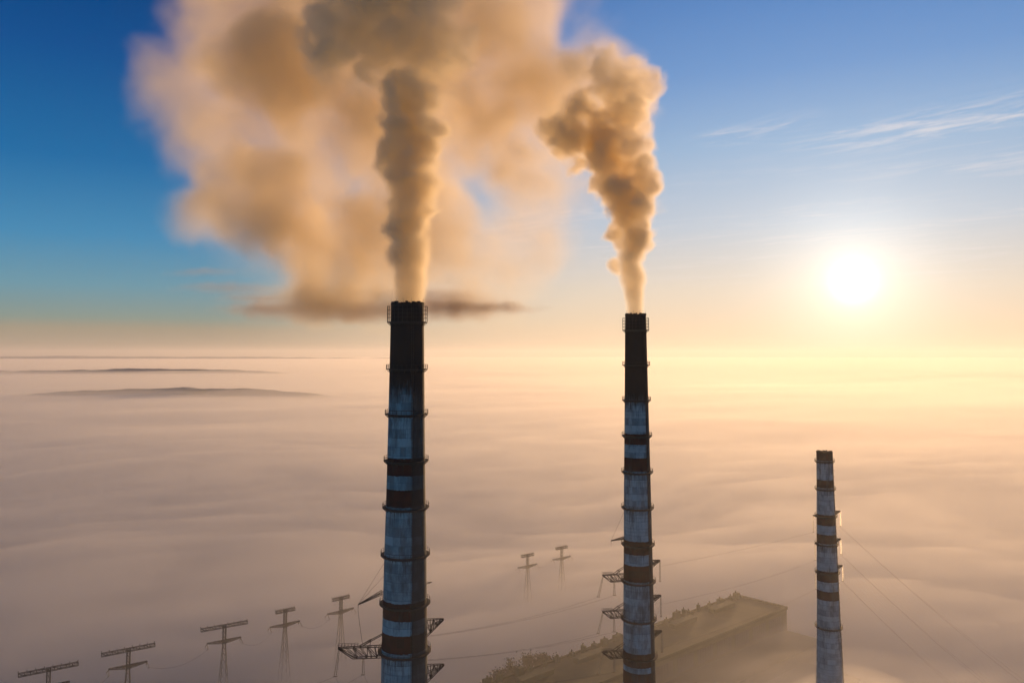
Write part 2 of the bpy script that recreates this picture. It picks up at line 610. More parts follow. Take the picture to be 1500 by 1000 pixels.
def crossarm(parent, root, direction, length, z, drop, r=.13, mid=.45, ins=7.5, tip_swing=(-1.0, -.6), brace=True, width=1.6, tw=.6, name='crossarm'):
    """lattice arm: long upper chord, shorter lower chord, sloping stay, railing, two insulator strings"""
    d = Vector((direction[0], direction[1], 0)).normalized()
    n = Vector((-d.y, d.x, 0))
    root = Vector(root)
    T = lambda s, w, dz: root + d * s + n * w + Vector((0, 0, z + dz))
    q = MB()
    for s in (-1, 1):
        w = s * width / 2
        truss(q, (T(0, w, 0), T(length, w * tw, 0)), (T(0, w, -drop), T(length * .66, w * .8, -drop)), r, 6)
        q.bar(T(length * .66, w * .8, -drop), T(length, w * tw, -.15), r)
        if brace:
            q.bar(T(length * .52, w, 0), T(-.6, w * .7, drop * 1.15), r * .9)
            q.bar(T(length * .28, w, 0), T(length * .25, w * .85, drop * .62), r * .55, 4)
            q.bar(T(length * .52, w, 0), T(length * .25, w * .85, drop * .62), r * .5, 4)
        for i in range(7):                                # rail on the deck
            t = length * (.55 + .45 * i / 6)
            q.bar(T(t, w * .75, 0), T(t, w * .75, .9), r * .35, 4)
        q.bar(T(length * .55, w * .75, .9), T(length, w * .75, .9), r * .35, 4)
    for i in range(9):
        t = i / 8
        q.bar(T(length * t, -width / 2 * (1 - (1 - tw) * t), 0), T(length * t, width / 2 * (1 - (1 - tw) * t), 0), r * .7, 4)
        if t <= .66:
            q.bar(T(length * t, -width / 2, -drop), T(length * t, width / 2, -drop), r * .7, 4)
    o = q.build(name, M['steel'], parent)
    ends = []
    if ins:
        a = T(length * .98, 0, -.2)
        e = a + Vector((tip_swing[0], tip_swing[1], -1)).normalized() * ins
        insulator(o, a, e)
        ends.append(e)
        if mid:
            a = T(length * mid, 0, -drop - .1)
            e2 = Vector((a.x, a.y, e.z))
            insulator(o, a, e2)
            ends.append(e2)
    return o, ends


def bracket(parent, root, direction, length, z, height, ins=0, r=.12, width=1.4, swing=(0, 0)):
    """triangular lattice bracket with a level upper chord"""
    d = Vector((direction[0], direction[1], 0)).normalized()
    n = Vector((-d.y, d.x, 0))
    root = Vector(root)
    T = lambda s, w, dz: root + d * s + n * w + Vector((0, 0, z + dz))
    q = MB()
    for s in (-1, 1):
        w = s * width / 2
        truss(q, (T(0, w, 0), T(length, w * .5, 0)), (T(0, w, -height), T(length, w * .5, -.25)), r, 5)
        truss(q, (T(0, w, -height * .45), T(length, w * .5, -.12)), (T(0, w, -height), T(length, w * .5, -.25)), r * .7, 4)
    for i in range(6):
        t = i / 5
        ww = width / 2 * (1 - .5 * t)
        q.bar(T(length * t, -ww, 0), T(length * t, ww, 0), r * .7, 4)
    o = q.build('crossarm', M['steel'], parent)
    e = T(length, 0, -.2)
    if ins:
        a = e
        e = a + Vector((swing[0], swing[1], -1)).normalized() * ins
        insulator(o, a, e, .13, .2)
    return o, e


def make_chimney(label, px, py_top, Y, radii_px, z_mat, rings_px, bands_px, soot_px, stain_x, base_r, name, tint, segments=72):
    """radii_px: [(py, width_px)]; everything given by picture rows at distance Y and turned into metres here"""
    top = at(px, py_top, Y)
    zf = lambda py: at(px, py, Y).z                       # height of a row at the axis' distance
    h = top.z
    prof = [(zf(py), w / 2 * Y / F) for py, w in radii_px]
    prof.sort()
    prof = [(0, base_r)] + prof
    rad = lambda z: float(np.interp(z, [p[0] for p in prof], [p[1] for p in prof]))
    zfront = lambda py: at(px, py, Y - rad(zf(py))).z     # height of a row on the side that faces the camera
    t = thing(name, label, 'chimney', (top.x, top.y, 0), 0, 'power station chimneys')
    rings = [zf(p) for p in rings_px]
    bands = [(zfront(b), zfront(a)) for a, b in bands_px]
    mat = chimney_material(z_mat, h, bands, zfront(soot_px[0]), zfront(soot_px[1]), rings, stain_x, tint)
    zs = np.concatenate([np.linspace(0, h - .6, 60)])
    outer = [(rad(z), z) for z in zs]
    ri = rad(h) - .75
    q = MB().lathe(outer + [(rad(h) - .02, h - .6), (ri, h - .6), (ri, h - 14), (.02, h - 14)], segments, closed=False)
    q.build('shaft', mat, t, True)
    # worn brick crown
    rnd = random.Random(name + label)
    n = 44
    c = MB()
    for i in range(n):
        a0, a1 = 2 * math.pi * i / n, 2 * math.pi * (i + 1) / n
        hh = h + rnd.uniform(-.35, .25)
        k = len(c.v)
        for r in (rad(h) + .10, ri - .02):
            for a in (a0, a1):
                for z in (h - .7, hh):
                    c.v.append(Vector((r * math.cos(a), r * math.sin(a), z)))
        for f in ((0, 1, 3, 2), (4, 6, 7, 5), (0, 4, 5, 1), (2, 3, 7, 6), (1, 5, 7, 3), (0, 2, 6, 4)):
            c.f.append(tuple(k + j for j in f))
    c.build('rim', M['soot'], t)
    return t, h, rad, rings, zf


# ---- tall chimney of the pair, closest to the camera
c1, h1, rad1, rg1, zf1 = make_chimney(
    'tall striped chimney with blackened top and thick smoke column, wider of the smoking pair', 597, 443, 240,
    [(443, 48), (540, 50.4), (674, 54.5), (742, 56.8), (811, 60.2), (882, 62.2), (952, 65), (1000, 65.5)], 'striped_chimney_paint',
    [472, 540, 606, 674, 742, 811, 882, 952], [(675, 698), (722, 745), (888, 911), (934, 961)], (594, 560), .40, 11.5, 'chimney', (.70, 1.0, 1.06))
for i, z in enumerate(rg1):
    gallery(c1, z, rad1(z), 1.05, 4.7 if i == 0 else 1.25, 4 if i == 0 else 2)
for k in range(1, 6):
    gallery(c1, rg1[-1] - 14 * k * 1.02, rad1(rg1[-1] - 14 * k * 1.02), 1.05, 1.25, 2)
for a in (200, 235, 262, 290, 320, 350, 60, 120):
    MB().bar((math.cos(R(a)) * rad1(h1), math.sin(R(a)) * rad1(h1), h1 - 3), (math.cos(R(a)) * rad1(h1), math.sin(R(a)) * rad1(h1), h1 + 1.1), .05, 5, .02).build('lightning_rod', M['steel'], c1)


def ladder(parent, rad, h, ang):
    q = MB()
    c, s = math.cos(ang), math.sin(ang)
    tx = Vector((-s, c, 0))
    zs = [z for z in range(4, int(h), 6)] + [h - .5]
    for sd in (-.3, .3):
        q.tube([Vector((c, s, 0)) * (rad(z) + .22) + tx * sd + Vector((0, 0, z)) for z in zs], .05, 4)
    z = 4
    while z < h - 1:
        p = Vector((c, s, 0)) * (rad(z) + .22) + Vector((0, 0, z))
        q.bar(p - tx * .3, p + tx * .3, .03, 4)
        z += .8
    for z in range(6, int(h) - 2, 3):                     # safety hoops
        p = Vector((c, s, 0)) * (rad(z) + .22) + Vector((0, 0, z))
        q.tube([p + tx * (.42 * math.cos(t)) + Vector((c, s, 0)) * (.55 * math.sin(t)) for t in np.linspace(0, math.pi, 7)], .03, 4)
    q.build('ladder', M['steel'], parent)


ladder(c1, rad1, h1, -math.acos(.42))

CABLES = []                                               # filled as the arms are built


def world(t, p):
    return Vector(t.location) + Vector(p)


def arm_at(t, rad, zf, py, side=-1, tilt=-.12):
    """foot of an arm on the shaft and its direction"""
    z = zf(py)
    d = Vector((side, tilt, 0)).normalized()
    return d * (rad(z) - .05), d, z


C1 = []
root, d, z = arm_at(c1, rad1, zf1, 944)
o, e = crossarm(c1, root, d, 12.2, z, 3.0, .14, .42, 7.6, (-.12, -.05))
C1.append(e)
for py in (1017,):
    root, d, z = arm_at(c1, rad1, zf1, py)
    o, e = crossarm(c1, root, d, 12.2, z, 3.0, .14, .42, 7.6, (-.12, -.05))
    C1.append(e)
C1R = []
for py in (908.5, 975.5):
    root, d, z = arm_at(c1, rad1, zf1, py, 1, .15)
    o, e = bracket(c1, root, d, 4.8, z, 4.6)
    C1R.append(e)
root, d, z = arm_at(c1, rad1, zf1, 853, 1, .1)
MB().bar(root + Vector((0, 0, z - .5)), root + d * 1.6 + Vector((0, 0, z)), .12).bar(root + Vector((0, 0, z)), root + d * 1.6 + Vector((0, 0, z)), .08).build('stub_arm', M['steel'], c1)


def slim_arm(t, rad, rootpx, tippx, Y0, Y1, stays, zf):
    a, b = at(*rootpx, Y0) - t.location, at(*tippx, Y1) - t.location
    u = (b - a).normalized()
    n1 = u.cross(Vector((0, 0, 1))).normalized()
    q = MB()
    for s in (-1, 1):
        truss(q, (a + n1 * s * .5 + Vector((0, 0, .55)), b + Vector((0, 0, .08))), (a + n1 * s * .5 - Vector((0, 0, .35)), b - Vector((0, 0, .08))), .09, 9)
    for i in range(8):
        p = a.lerp(b, i / 8)
        q.bar(p - n1 * .5 * (1 - i / 8), p + n1 * .5 * (1 - i / 8), .06, 4)
    o = q.build('crossarm', M['steel'], t)
    for py in stays:
        z = zf(py)
        MB().bar(b, (-rad(z) * .98, -rad(z) * .1, z), .045, 4).build('stay_wire', M['steel'], o)
    MB().bar(b, b - Vector((0, 0, 1.6)), .05, 4).build('hanger', M['steel'], o)
    return b


t1 = slim_arm(c1, rad1, (561, 867), (524.6, 885), 240, 229, (823, 842), zf1)

# ---- slimmer chimney of the smoking pair
c2, h2, rad2, rg2, zf2 = make_chimney(
    'slimmer striped chimney with brown sooty top, smoke leaning from it, six crossarms below', 931, 459.5, 310,
    [(459.5, 30.4), (585, 34.2), (690, 37.8), (795, 40.6), (905, 43.6), (1000, 46)], 'slim_chimney_paint',
    [483.5, 534, 585.5, 637.5, 690.5, 742.5, 796, 850, 905, 959], [(638, 653.5), (672, 691), (797, 815), (833.5, 854), (962, 980.5), (990, 1008)], (610, 577), .62, 10.5, 'chimney', (.80, 1.0, 1.05))
for i, z in enumerate(rg2):
    gallery(c2, z, rad2(z), 1.0, 4.6 if i == 0 else 1.2, 4 if i == 0 else 2, 24)
for k in range(1, 6):
    gallery(c2, rg2[-1] - 14 * k, rad2(rg2[-1] - 14 * k), 1.0, 1.2, 2, 24)
for a in (205, 250, 285, 335, 70):
    MB().bar((math.cos(R(a)) * rad2(h2), math.sin(R(a)) * rad2(h2), h2 - 3), (math.cos(R(a)) * rad2(h2), math.sin(R(a)) * rad2(h2), h2 + 1.1), .05, 5, .02).build('lightning_rod', M['steel'], c2)
ladder(c2, rad2, h2, -math.acos(.64))
C2, C2R = [], []
for py in (838.5, 891, 949.5):
    root, d, z = arm_at(c2, rad2, zf2, py, -1, -.25)
    o, e = crossarm(c2, root, d, 8.6, z, 2.5, .13, .48, 7.6, (-.26, -.1))
    C2.append(e)
for py in (821, 872.5, 924.5):
    root, d, z = arm_at(c2, rad2, zf2, py, 1, .15)
    o, e = bracket(c2, root, d, 3.1, z, 2.4, 7.6, .12, 1.4)
    C2R.append(e)
t2 = slim_arm(c2, rad2, (916, 787.5), (895, 791.5), 310, 303, (748,), zf2)

# ---- low third chimney
c3, h3, rad3, rg3, zf3 = make_chimney(
    'low third chimney without smoke, red bands, its foot sunk in fog', 1207.5, 660.5, 410,
    [(660.5, 22), (716, 23.6), (755, 25.6), (837, 29), (882, 30.6), (917, 32.4), (1000, 37)], 'low_chimney_paint',
    [675, 715.5, 755, 796, 837, 917], [(655, 675.5), (704, 716.5), (756, 771), (785, 798.5), (839, 854), (867, 882)], (664, 652), .72, 11, 'chimney', (1, 1, .98))
for z in rg3:
    gallery(c3, z, rad3(z), .95, 1.2, 2, 20)
ladder(c3, rad3, h3, -math.acos(.74))
C3, C3R = [], []
for py, ln, dp in ((755.5, 2.3, 8), (796.3, 1.4, 8.2), (838, 1.2, 8.2)):
    root, d, z = arm_at(c3, rad3, zf3, py, -1, -.1)
    o, e = bracket(c3, root, d, ln, z + .6, 1.2, dp, .11, 1.1)
    C3.append(e)
for py, ln in ((747.5, 2.6), (788, 2.2), (827, 2.4)):
    root, d, z = arm_at(c3, rad3, zf3, py, 1, -.1)
    o, e = bracket(c3, root, d, ln, z, 1.9, 7.4, .11, 1.1)
    C3R.append(e)


# ------------------------------------------------------------------ power pylons
def make_pylon(label, ht, top_half, low_half):
    """square lattice tower with two level lattice beams along its local x axis"""
    t = thing('power_pylon', label, 'pylon', (0, 0, 0), 0, 'power pylons rising from the fog')
    q = MB()
    hw = lambda z: .85 + 3.4 * max(0, (ht - 12 - z) / (ht - 12)) ** 1.15
    levels = [0, 9, 17, 24, 30, 35, 39.5, 43.5, 47, 50.5, 54, 57, ht]
    cor = ((1, 1), (-1, 1), (-1, -1), (1, -1))
    for a, b in zip(levels, levels[1:]):
        for i, (sx, sy) in enumerate(cor):
            p0, p1 = (sx * hw(a), sy * hw(a), a), (sx * hw(b), sy * hw(b), b)
            q.bar(p0, p1, .22, 4)
            tx, ty = cor[(i + 1) % 4]
            o0, o1 = (tx * hw(a), ty * hw(a), a), (tx * hw(b), ty * hw(b), b)
            q.bar(p0, o1, .11, 4)
            q.bar(o0, p1, .11, 4)
            q.bar(p1, o1, .085, 4)
    q.build('mast', M['galv'], t)
    q = MB()
    for s in (-.85, .85):
        truss(q, ((-top_half, s, ht), (top_half, s, ht)), ((-top_half, s, ht - 1.7), (top_half, s, ht - 1.7)), .21, 10)
    for i in range(15):
        x = -top_half + 2 * top_half * i / 14
        q.bar((x, -.85, ht), (x, .85, ht), .1, 4)
        q.bar((x, -.85, ht - 1.7), (x, .85, ht - 1.7), .1, 4)
        if i % 2 == 0:
            q.bar((x, .85, ht), (x, .85, ht + 1.1), .17, 4)
    q.build('beam', M['galv'], t)
    zl = ht - 9.5
    q = MB()
    for s in (-.9, .9):
        truss(q, ((-low_half, s * .6, zl), (low_half, s * .6, zl)), ((-low_half, s * .4, zl - .5), (0, s, zl - 2.2)), .15, 8)
        truss(q, ((0, s, zl), (low_half, s * .6, zl)), ((0, s, zl - 2.2), (low_half, s * .4, zl - .5)), .15, 8)
    for i in range(13):
        x = -low_half + 2 * low_half * i / 12
        q.bar((x, -.55, zl), (x, .55, zl), .1, 4)
    arm = q.build('crossarm', M['galv'], t)
    for sx in (-1, 1):
        for sy in (-1, 1):                                # dead-end strings and the jumper between them
            a = Vector((sx * (low_half - .2), 0, zl - .4))
            b = a + Vector((sx * .5, sy * 3.2, -2.6))
            insulator(arm, a, b, .13, .18)
        c = [a + Vector((sx * .5, 3.2 * k, -2.6 - 1.6 * (1 - k * k))) for k in np.linspace(-1, 1, 9)]
        MB().tube(c, .06, 4).build('jumper', M['cable'], arm)
    return t


PYL = []
wide = make_pylon('pylon with a long top beam, mostly below the frame edge beside the empty fog', 60, 14.6, 10.6)
slim = make_pylon('pylon with short top beam and wider arms, thin and pale, its insulators hanging over the fog', 60, 6.8, 10.6)
spots = [(wide, 71.5, 977.5, 36, 'wide beam pylon cut off lowest at the frame edge, fewest legs showing'),
         (wide, 188.5, 949, 36, 'wide beam pylon standing between two other wide beam pylons'),
         (wide, 329, 914.5, 34, 'wide beam pylon whose long lattice legs show, beside a narrow topped pylon'),
         (slim, 418, 892, 38, 'narrow topped dark pylon between a wide beam pylon and a paler one'),
         (slim, 499.5, 874, 42, 'narrow topped pale pylon standing just beside the wider smoking chimney'),
         (slim, 772.9, 811.5, 38, 'small distant pylon, lower one of the faint pair between the smoking chimneys'),
         (slim, 822.8, 800.5, 38, 'smallest distant pylon, higher one of the faint pair between the smoking chimneys')]
used = set()
for src, px, py, rot, label in spots:
    p = atz(px, py, 60)
    o = src if src.name not in used else copy_tree(src)
    used.add(src.name)
    o.location = (p.x, p.y, 0)
    o.rotation_euler = (0, 0, R(rot))
    o['label'] = label
    PYL.append(o)


# ------------------------------------------------------------------ cables
def cable(a, b, sag, label, r=.026, n=28, group='overhead power cables'):
    a, b = Vector(a), Vector(b)
    o = MB().tube([a.lerp(b, t) - Vector((0, 0, 4 * sag * t * (1 - t))) for t in np.linspace(0, 1, n)], r, 4).build('power_cable', M['cable'])
    return tag(o, label, 'cable', group)


rank = ['topmost', 'middle', 'lowest']
for i, ends in enumerate(C2):
    for j, e in enumerate(ends):
        zc = at(632, (930, 964, 1007)[i] + 1.5 * j, 246).z
        tgt = world(c1, (rad1(zc) * .62, rad1(zc) * .76, zc))
        cable(world(c2, e), tgt, 1.6, '%s-arm cable of the slimmer smoking chimney, %s string, reaching the wider chimney' % (rank[i], ('outer', 'inner')[j]))
for i in range(3):
    cable(world(c3, C3[i]), world(c2, C2R[i]) + Vector((0, 0, (5.5, 4.5, 1.5)[i])), (.6, 1.6, 1.8)[i], 'cable from the low third chimney, %s arm, to the slimmer smoking chimney' % rank[i])
for i, (px, py) in enumerate(((1740, 1175), (1720, 1210), (1690, 1240))):
    cable(world(c3, C3R[i]), atz(px, py, 22), 6, 'thicker cable sloping away over empty fog from the low chimney, %s arm' % rank[i])
    cable(world(c3, C3R[i]) + Vector((.4, 3, -.6)), atz(px + 60, py + 18, 22), 8, 'thinner cable sloping away over empty fog from the low chimney, %s arm' % rank[i], .018)
for j, e in enumerate(C1[0]):
    cable(world(c1, e), atz((60, 200)[j], 1130, 22), 3, 'gently sloping cable below the %s string of the wider chimney\'s long arm' % ('outer', 'inner')[j])
    cable(world(c1, e), atz((575, 640)[j], 1160, 22), 1, 'steep short cable below the %s string of the wider chimney\'s long arm' % ('outer', 'inner')[j], .024)
cable(world(c1, t1) - Vector((0, 0, 1.6)), world(c1, C1[0][1]) + Vector((0, 0, 7)), .6, 'thin down-lead from the slim stayed arm to the long arm of the wider chimney', .05)
L = lambda o, x, y, z: o.matrix_basis @ Vector((x, y, z))
names = ['first', 'second', 'third', 'fourth', 'fifth']
for a, b, s in ((4, 3, 4), (3, 2, 5), (2, 1, 5), (1, 0, 5)):
    cable(L(PYL[a], -10.4, -3, 48), L(PYL[b], 10.4, -3, 48), s, 'faint fog cable from the %s to the %s pylon beside the wider chimney' % (names[4 - a], names[4 - b]), .06)
cable(L(PYL[5], 10.4, 3, 48), L(PYL[6], -10.4, 3, 48), 3, 'faint cable between the two small distant pylons', .06)


# ------------------------------------------------------------------ turbine hall in the fog
P0, P1 = atz(1080, 872, 45), atz(722, 1000, 45)
ax = (P1 - P0).normalized()                               # along the hall, toward the camera
pr = Vector((-ax.y, ax.x, 0))
if pr.y > 0:
    pr = -pr
HL = (P1 - P0).length + 160
HM = Matrix.Translation((P0.x, P0.y, 0)) @ Matrix(((ax.x, pr.x, 0, 0), (ax.y, pr.y, 0, 0), (0, 0, 1, 0), (0, 0, 0, 1)))
hall = thing('turbine_hall', 'long olive turbine hall with flat roof, half dissolved in fog', 'industrial hall', (0, 0, 0))
hall.matrix_world = HM
MB().box((0, 0, 0), (HL, 42, 44)).build('wall', M['hallwall'], hall)
rf = MB().box((-.6, -.6, 44.003), (HL + .6, 42.6, 45)).build('roof', M['roof'], hall)
MB().box((-.6, -.6, 45.003), (HL + .6, 0, 46.1)).box((-.6, 42, 45.003), (HL + .6, 42.6, 46.1)).box((-.6, .003, 45.003), (0, 41.997, 46.1)).build('parapet', M['hallwall'], rf)
for k in range(5):
    x = 26 + k * 48
    MB().box((x, 9, 45.003), (x + 26, 14, 47.6)).box((x - .5, 8.4, 47.603), (x + 26.5, 14.6, 48.1)).build('roof_ventilator', M['hallwall'], rf)
rnd = random.Random(12)
x = 4
while x < HL - 8:                                         # irregular vents and stair heads along the far roof edge
    w_, h_ = rnd.uniform(1.5, 7), rnd.uniform(1.2, 5.5)
    MB().box((x, 1.2, 45.003), (x + w_, 1.2 + rnd.uniform(2, 5), 45 + h_)).bar((x + w_ / 2, 2.4, 45), (x + w_ / 2, 2.4, 46.5 + h_), .45, 8).build('roof_ventilator', M['hallwall'], rf)
    x += w_ + rnd.uniform(3, 13)
an = MB().box((4, 42.003, 0), (HL, 72, 29)).build('annex', M['hallwall'], hall)
MB().box((3.4, 42.006, 29.003), (HL + .6, 72.6, 30)).build('roof', M['roof'], an)
bk = MB().box((30, 72.006, 0), (HL, 110, 20)).build('boiler_house', M['hallwall'], hall)
MB().box((29.4, 72.009, 20.003), (HL + .6, 110.6, 21)).build('roof', M['roof'], bk)
for k in range(12):
    x = 8 + k * 22
    w = MB()
    w.box((x, 42.003, 32), (x + 17, 42.12, 41))
    for j in range(1, 6):
        w.box((x + 17 * j / 6 - .1, 42.123, 32), (x + 17 * j / 6 + .1, 42.25, 41))
    w.build('window', M['glass'], hall)
for k in range(3):
    w = MB().box((-.12, 5 + k * 12.5, 8), (-.003, 13 + k * 12.5, 38))
    w.build('window', M['glass'], hall)


def tree(px, py, zt, label, seed):
    rnd = random.Random(seed)
    p = atz(px, py, zt)
    t = thing('tree', label, 'tree', (p.x, p.y, 0), rnd.uniform(0, 6), 'trees in the fog behind the hall')
    q = MB()
    pts = [Vector((0, 0, 0)), Vector((.3, .1, zt * .35)), Vector((.1, .4, zt * .7)), Vector((.3, .2, zt * .97))]
    for a, b, r, r2 in zip(pts, pts[1:], (.55, .38, .22), (.38, .22, .05)):
        q.bar(a, b, r, 6, r2)
    tips = []
    for i in range(34):
        hz = rnd.uniform(.22, .95) * zt
        a = rnd.uniform(0, 2 * math.pi)
        l = zt * .19 * (1.15 - abs(hz / zt - .5)) * rnd.uniform(.6, 1.15)
        s = Vector((.2, .2, hz))
        e = s + Vector((math.cos(a) * l, math.sin(a) * l, l * .7))
        q.bar(s, e, .14, 4, .03)
        tips += [s.lerp(e, .55), e, s.lerp(e, .8)]
    q.build('trunk', M['bark'], t)
    lv = MB()
    for c in tips:
        for k in range(48):
            o = Vector((rnd.gauss(0, 1), rnd.gauss(0, 1), rnd.gauss(0, 1))) * zt * .035 + c
            u = Vector((rnd.gauss(0, 1), rnd.gauss(0, 1), rnd.gauss(0, 1))).normalized()
            w = u.orthogonal().normalized() * .42
            u = u * .65
            n = len(lv.v)
            lv.v += [o - u, o + w, o + u, o - w]
            lv.f.append((n, n + 1, n + 2, n + 3))
    me = bpy.data.meshes.new('crown')
    me.from_pydata([tuple(v) for v in lv.v], [], lv.f)
    me.materials.append(M['leaf'])
    cr = bpy.data.objects.new('crown', me)
    COL.objects.link(cr)
    cr.parent = t


tree(783, 962, 44, 'tallest bushy tree of the row behind the hall in the fog', 1)
tree(806, 964, 43, 'second bushy tree beside the tallest one behind the hall', 2)
tree(752, 979, 42, 'bushy fogged tree between the tallest tree and the frame edge', 3)
tree(727, 990, 41, 'lowest bushy tree almost lost in fog at the frame edge', 4)


# ------------------------------------------------------------------ smoke
def smoke_grid(name, label, lo, hi, vox, field, sigma, color, aniso, step):
    """a smoke body: a density grid filled by FIELD(node helper, position)"""
    vo = bpy.data.volumes.new(name)
    o = bpy.data.objects.new(name, vo)
    COL.objects.link(o)
    m = bpy.data.materials.new(name)
    m.use_nodes = True
    t = m.node_tree
    t.nodes.remove(t.nodes['Principled BSDF'])
    v = t.nodes.new('ShaderNodeVolumePrincipled')
    v.inputs['Color'].default_value = (*color, 1)
    v.inputs['Anisotropy'].default_value = aniso
    v.inputs['Density'].default_value = sigma
    t.links.new(v.outputs[0], t.nodes['Material Output'].inputs['Volume'])
    m.cycles.volume_step_rate = step
    vo.materials.append(m)
    ng = bpy.data.node_groups.new(name, 'GeometryNodeTree')
    ng.interface.new_socket('Geometry', in_out='INPUT', socket_type='NodeSocketGeometry')
    ng.interface.new_socket('Geometry', in_out='OUTPUT', socket_type='NodeSocketGeometry')
    g = NG(ng)
    go = g.n('NodeGroupOutput')
    pos = g.n('GeometryNodeInputPosition').outputs[0]
    den = field(g, pos)
    px, py, pz = g.sep(pos)
    for c, a, b in ((px, lo[0], hi[0]), (py, lo[1], hi[1])):  # nothing left at the grid's walls
        w = (b - a) * .05
        den = g.m('MULTIPLY', den, g.m('MULTIPLY', g.ss(c, a, a + w), g.ss(c, b, b - w)))
    den = g.m('MULTIPLY', den, g.m('GREATER_THAN', den, .012))
    vc = g.n('GeometryNodeVolumeCube')
    g.put(vc.inputs['Density'], den)
    vc.inputs['Min'].default_value = lo
    vc.inputs['Max'].default_value = hi
    for ax_, i in (('X', 0), ('Y', 1), ('Z', 2)):
        vc.inputs['Resolution ' + ax_].default_value = int((hi[i] - lo[i]) / vox) + 1
    sm = g.n('GeometryNodeSetMaterial')
    sm.inputs['Material'].default_value = m
    ng.links.new(vc.outputs[0], sm.inputs[0])
    ng.links.new(sm.outputs[0], go.inputs[0])
    o.modifiers.new('density', 'NODES').node_group = ng
    return tag(o, label, 'smoke')


def curve(g, fac, xs, ys):
    """piecewise curve of FAC (0..1); returns the value in its own units"""
    a, b = min(ys), max(ys)
    if b - a < 1e-6:
        b = a + 1
    nd = g.n('ShaderNodeFloatCurve')
    cv = nd.mapping.curves[0]
    pts = [(x, (y - a) / (b - a)) for x, y in zip(xs, ys)]
    while len(cv.points) < len(pts):
        cv.points.new(.5, .5)
    for p, (x, y) in zip(cv.points, pts):
        p.location = (x, y)
        p.handle_type = 'AUTO_CLAMPED'
    nd.mapping.update()
    g.put(nd.inputs['Value'], fac)
    return g.m('ADD', g.m('MULTIPLY', nd.outputs[0], b - a), a)


def puffs_field(g, q, puffs):
    """largest 1 - distance / radius over a heap of round puffs, with the strength of the puff blended in"""
    e, st = None, None
    for c, r, k in puffs:
        d = g.m('SUBTRACT', 1., g.m('DIVIDE', g.v('DISTANCE', q, tuple(c)), r))
        if e is None:
            e, st = d, k
        else:
            st = g.mixf(g.ss(g.m('SUBTRACT', d, e), -.25, .25), st, k)
            e = g.m('SMOOTH_MAX', e, d, .3)
    return e, st


def plume(label, stem, puffs, zbase, vox, sigma, color, aniso, step, lobe, seed):
    """stem: (px, py, depth, width px) up from the mouth; puffs: (px, py, depth, radius px, strength) piled on it"""
    P = []
    rj = random.Random(seed)
    for (ax0, ay0, Y0, w0), (ax1, ay1, Y1, w1) in zip(stem, stem[1:]):
        for i in range(4):
            t = i / 4
            k = w0 + (w1 - w0) * t
            j_ = max(0, 1 - (ay0 - 340) / 80) if ay0 > 340 else 1
            P.append((at(ax0 + (ax1 - ax0) * t + rj.uniform(-.13, .13) * k * j_, ay0 + (ay1 - ay0) * t, Y0 + (Y1 - Y0) * t), k / 2 * Y0 / F * (1.08 + rj.uniform(-.14, .10) * j_), 1.))
    for px, py, Y, r, k in puffs:
        P.append((at(px, py, Y + rj.uniform(-.35, .35) * r * Y / F), 1.1 * r * Y / F, k))
    lo = [min(c[i] - r * 1.3 for c, r, k in P) - 2 for i in range(3)]
    hi = [max(c[i] + r * 1.3 for c, r, k in P) + 2 for i in range(3)]
    lo[2] = zbase
    hi[2] = min(hi[2], 356)

    def field(g, pos):
        z = g.sep(pos)[2]
        grow = g.ss(z, zbase + 3, zbase + 30, .2, 1.)
        sp = g.v('ADD', pos, (seed * 37.1, 0, seed * 11.))
        q = pos
        for sc, amp, det in ((lobe * 2.2, lobe * .75, 2), (lobe * .8, lobe * .30, 3)):
            q = g.v('ADD', q, g.v('SCALE', g.v('SUBTRACT', g.noise(sp, 1 / sc, det, .5, 1), (.5, .5, .5)), scale=g.m('MULTIPLY', grow, amp * 2)))
        e, st = puffs_field(g, q, P)
        qs = g.v('ADD', q, (seed * 5., 3., 0))
        for sc, amp in ((lobe, .62), (lobe * .42, .34)):
            vn = g.n('ShaderNodeTexVoronoi', feature='F1')
            vn.inputs['Scale'].default_value = 1 / sc
            g.put(vn.inputs['Vector'], qs)
            e = g.m('ADD', e, g.m('MULTIPLY', g.m('MULTIPLY', g.m('SUBTRACT', .46, vn.outputs['Distance']), amp), grow))
        e = g.m('ADD', e, g.m('MULTIPLY', g.m('SUBTRACT', g.noise(qs, 1 / (lobe * .6), 6, .66), .5), g.m('MULTIPLY', grow, .75)))
        return g.m('MULTIPLY', g.ss(e, -.03, .5), st)
    return smoke_grid('smoke_plume', label, tuple(lo), tuple(hi), vox, field, sigma, color, aniso, step)


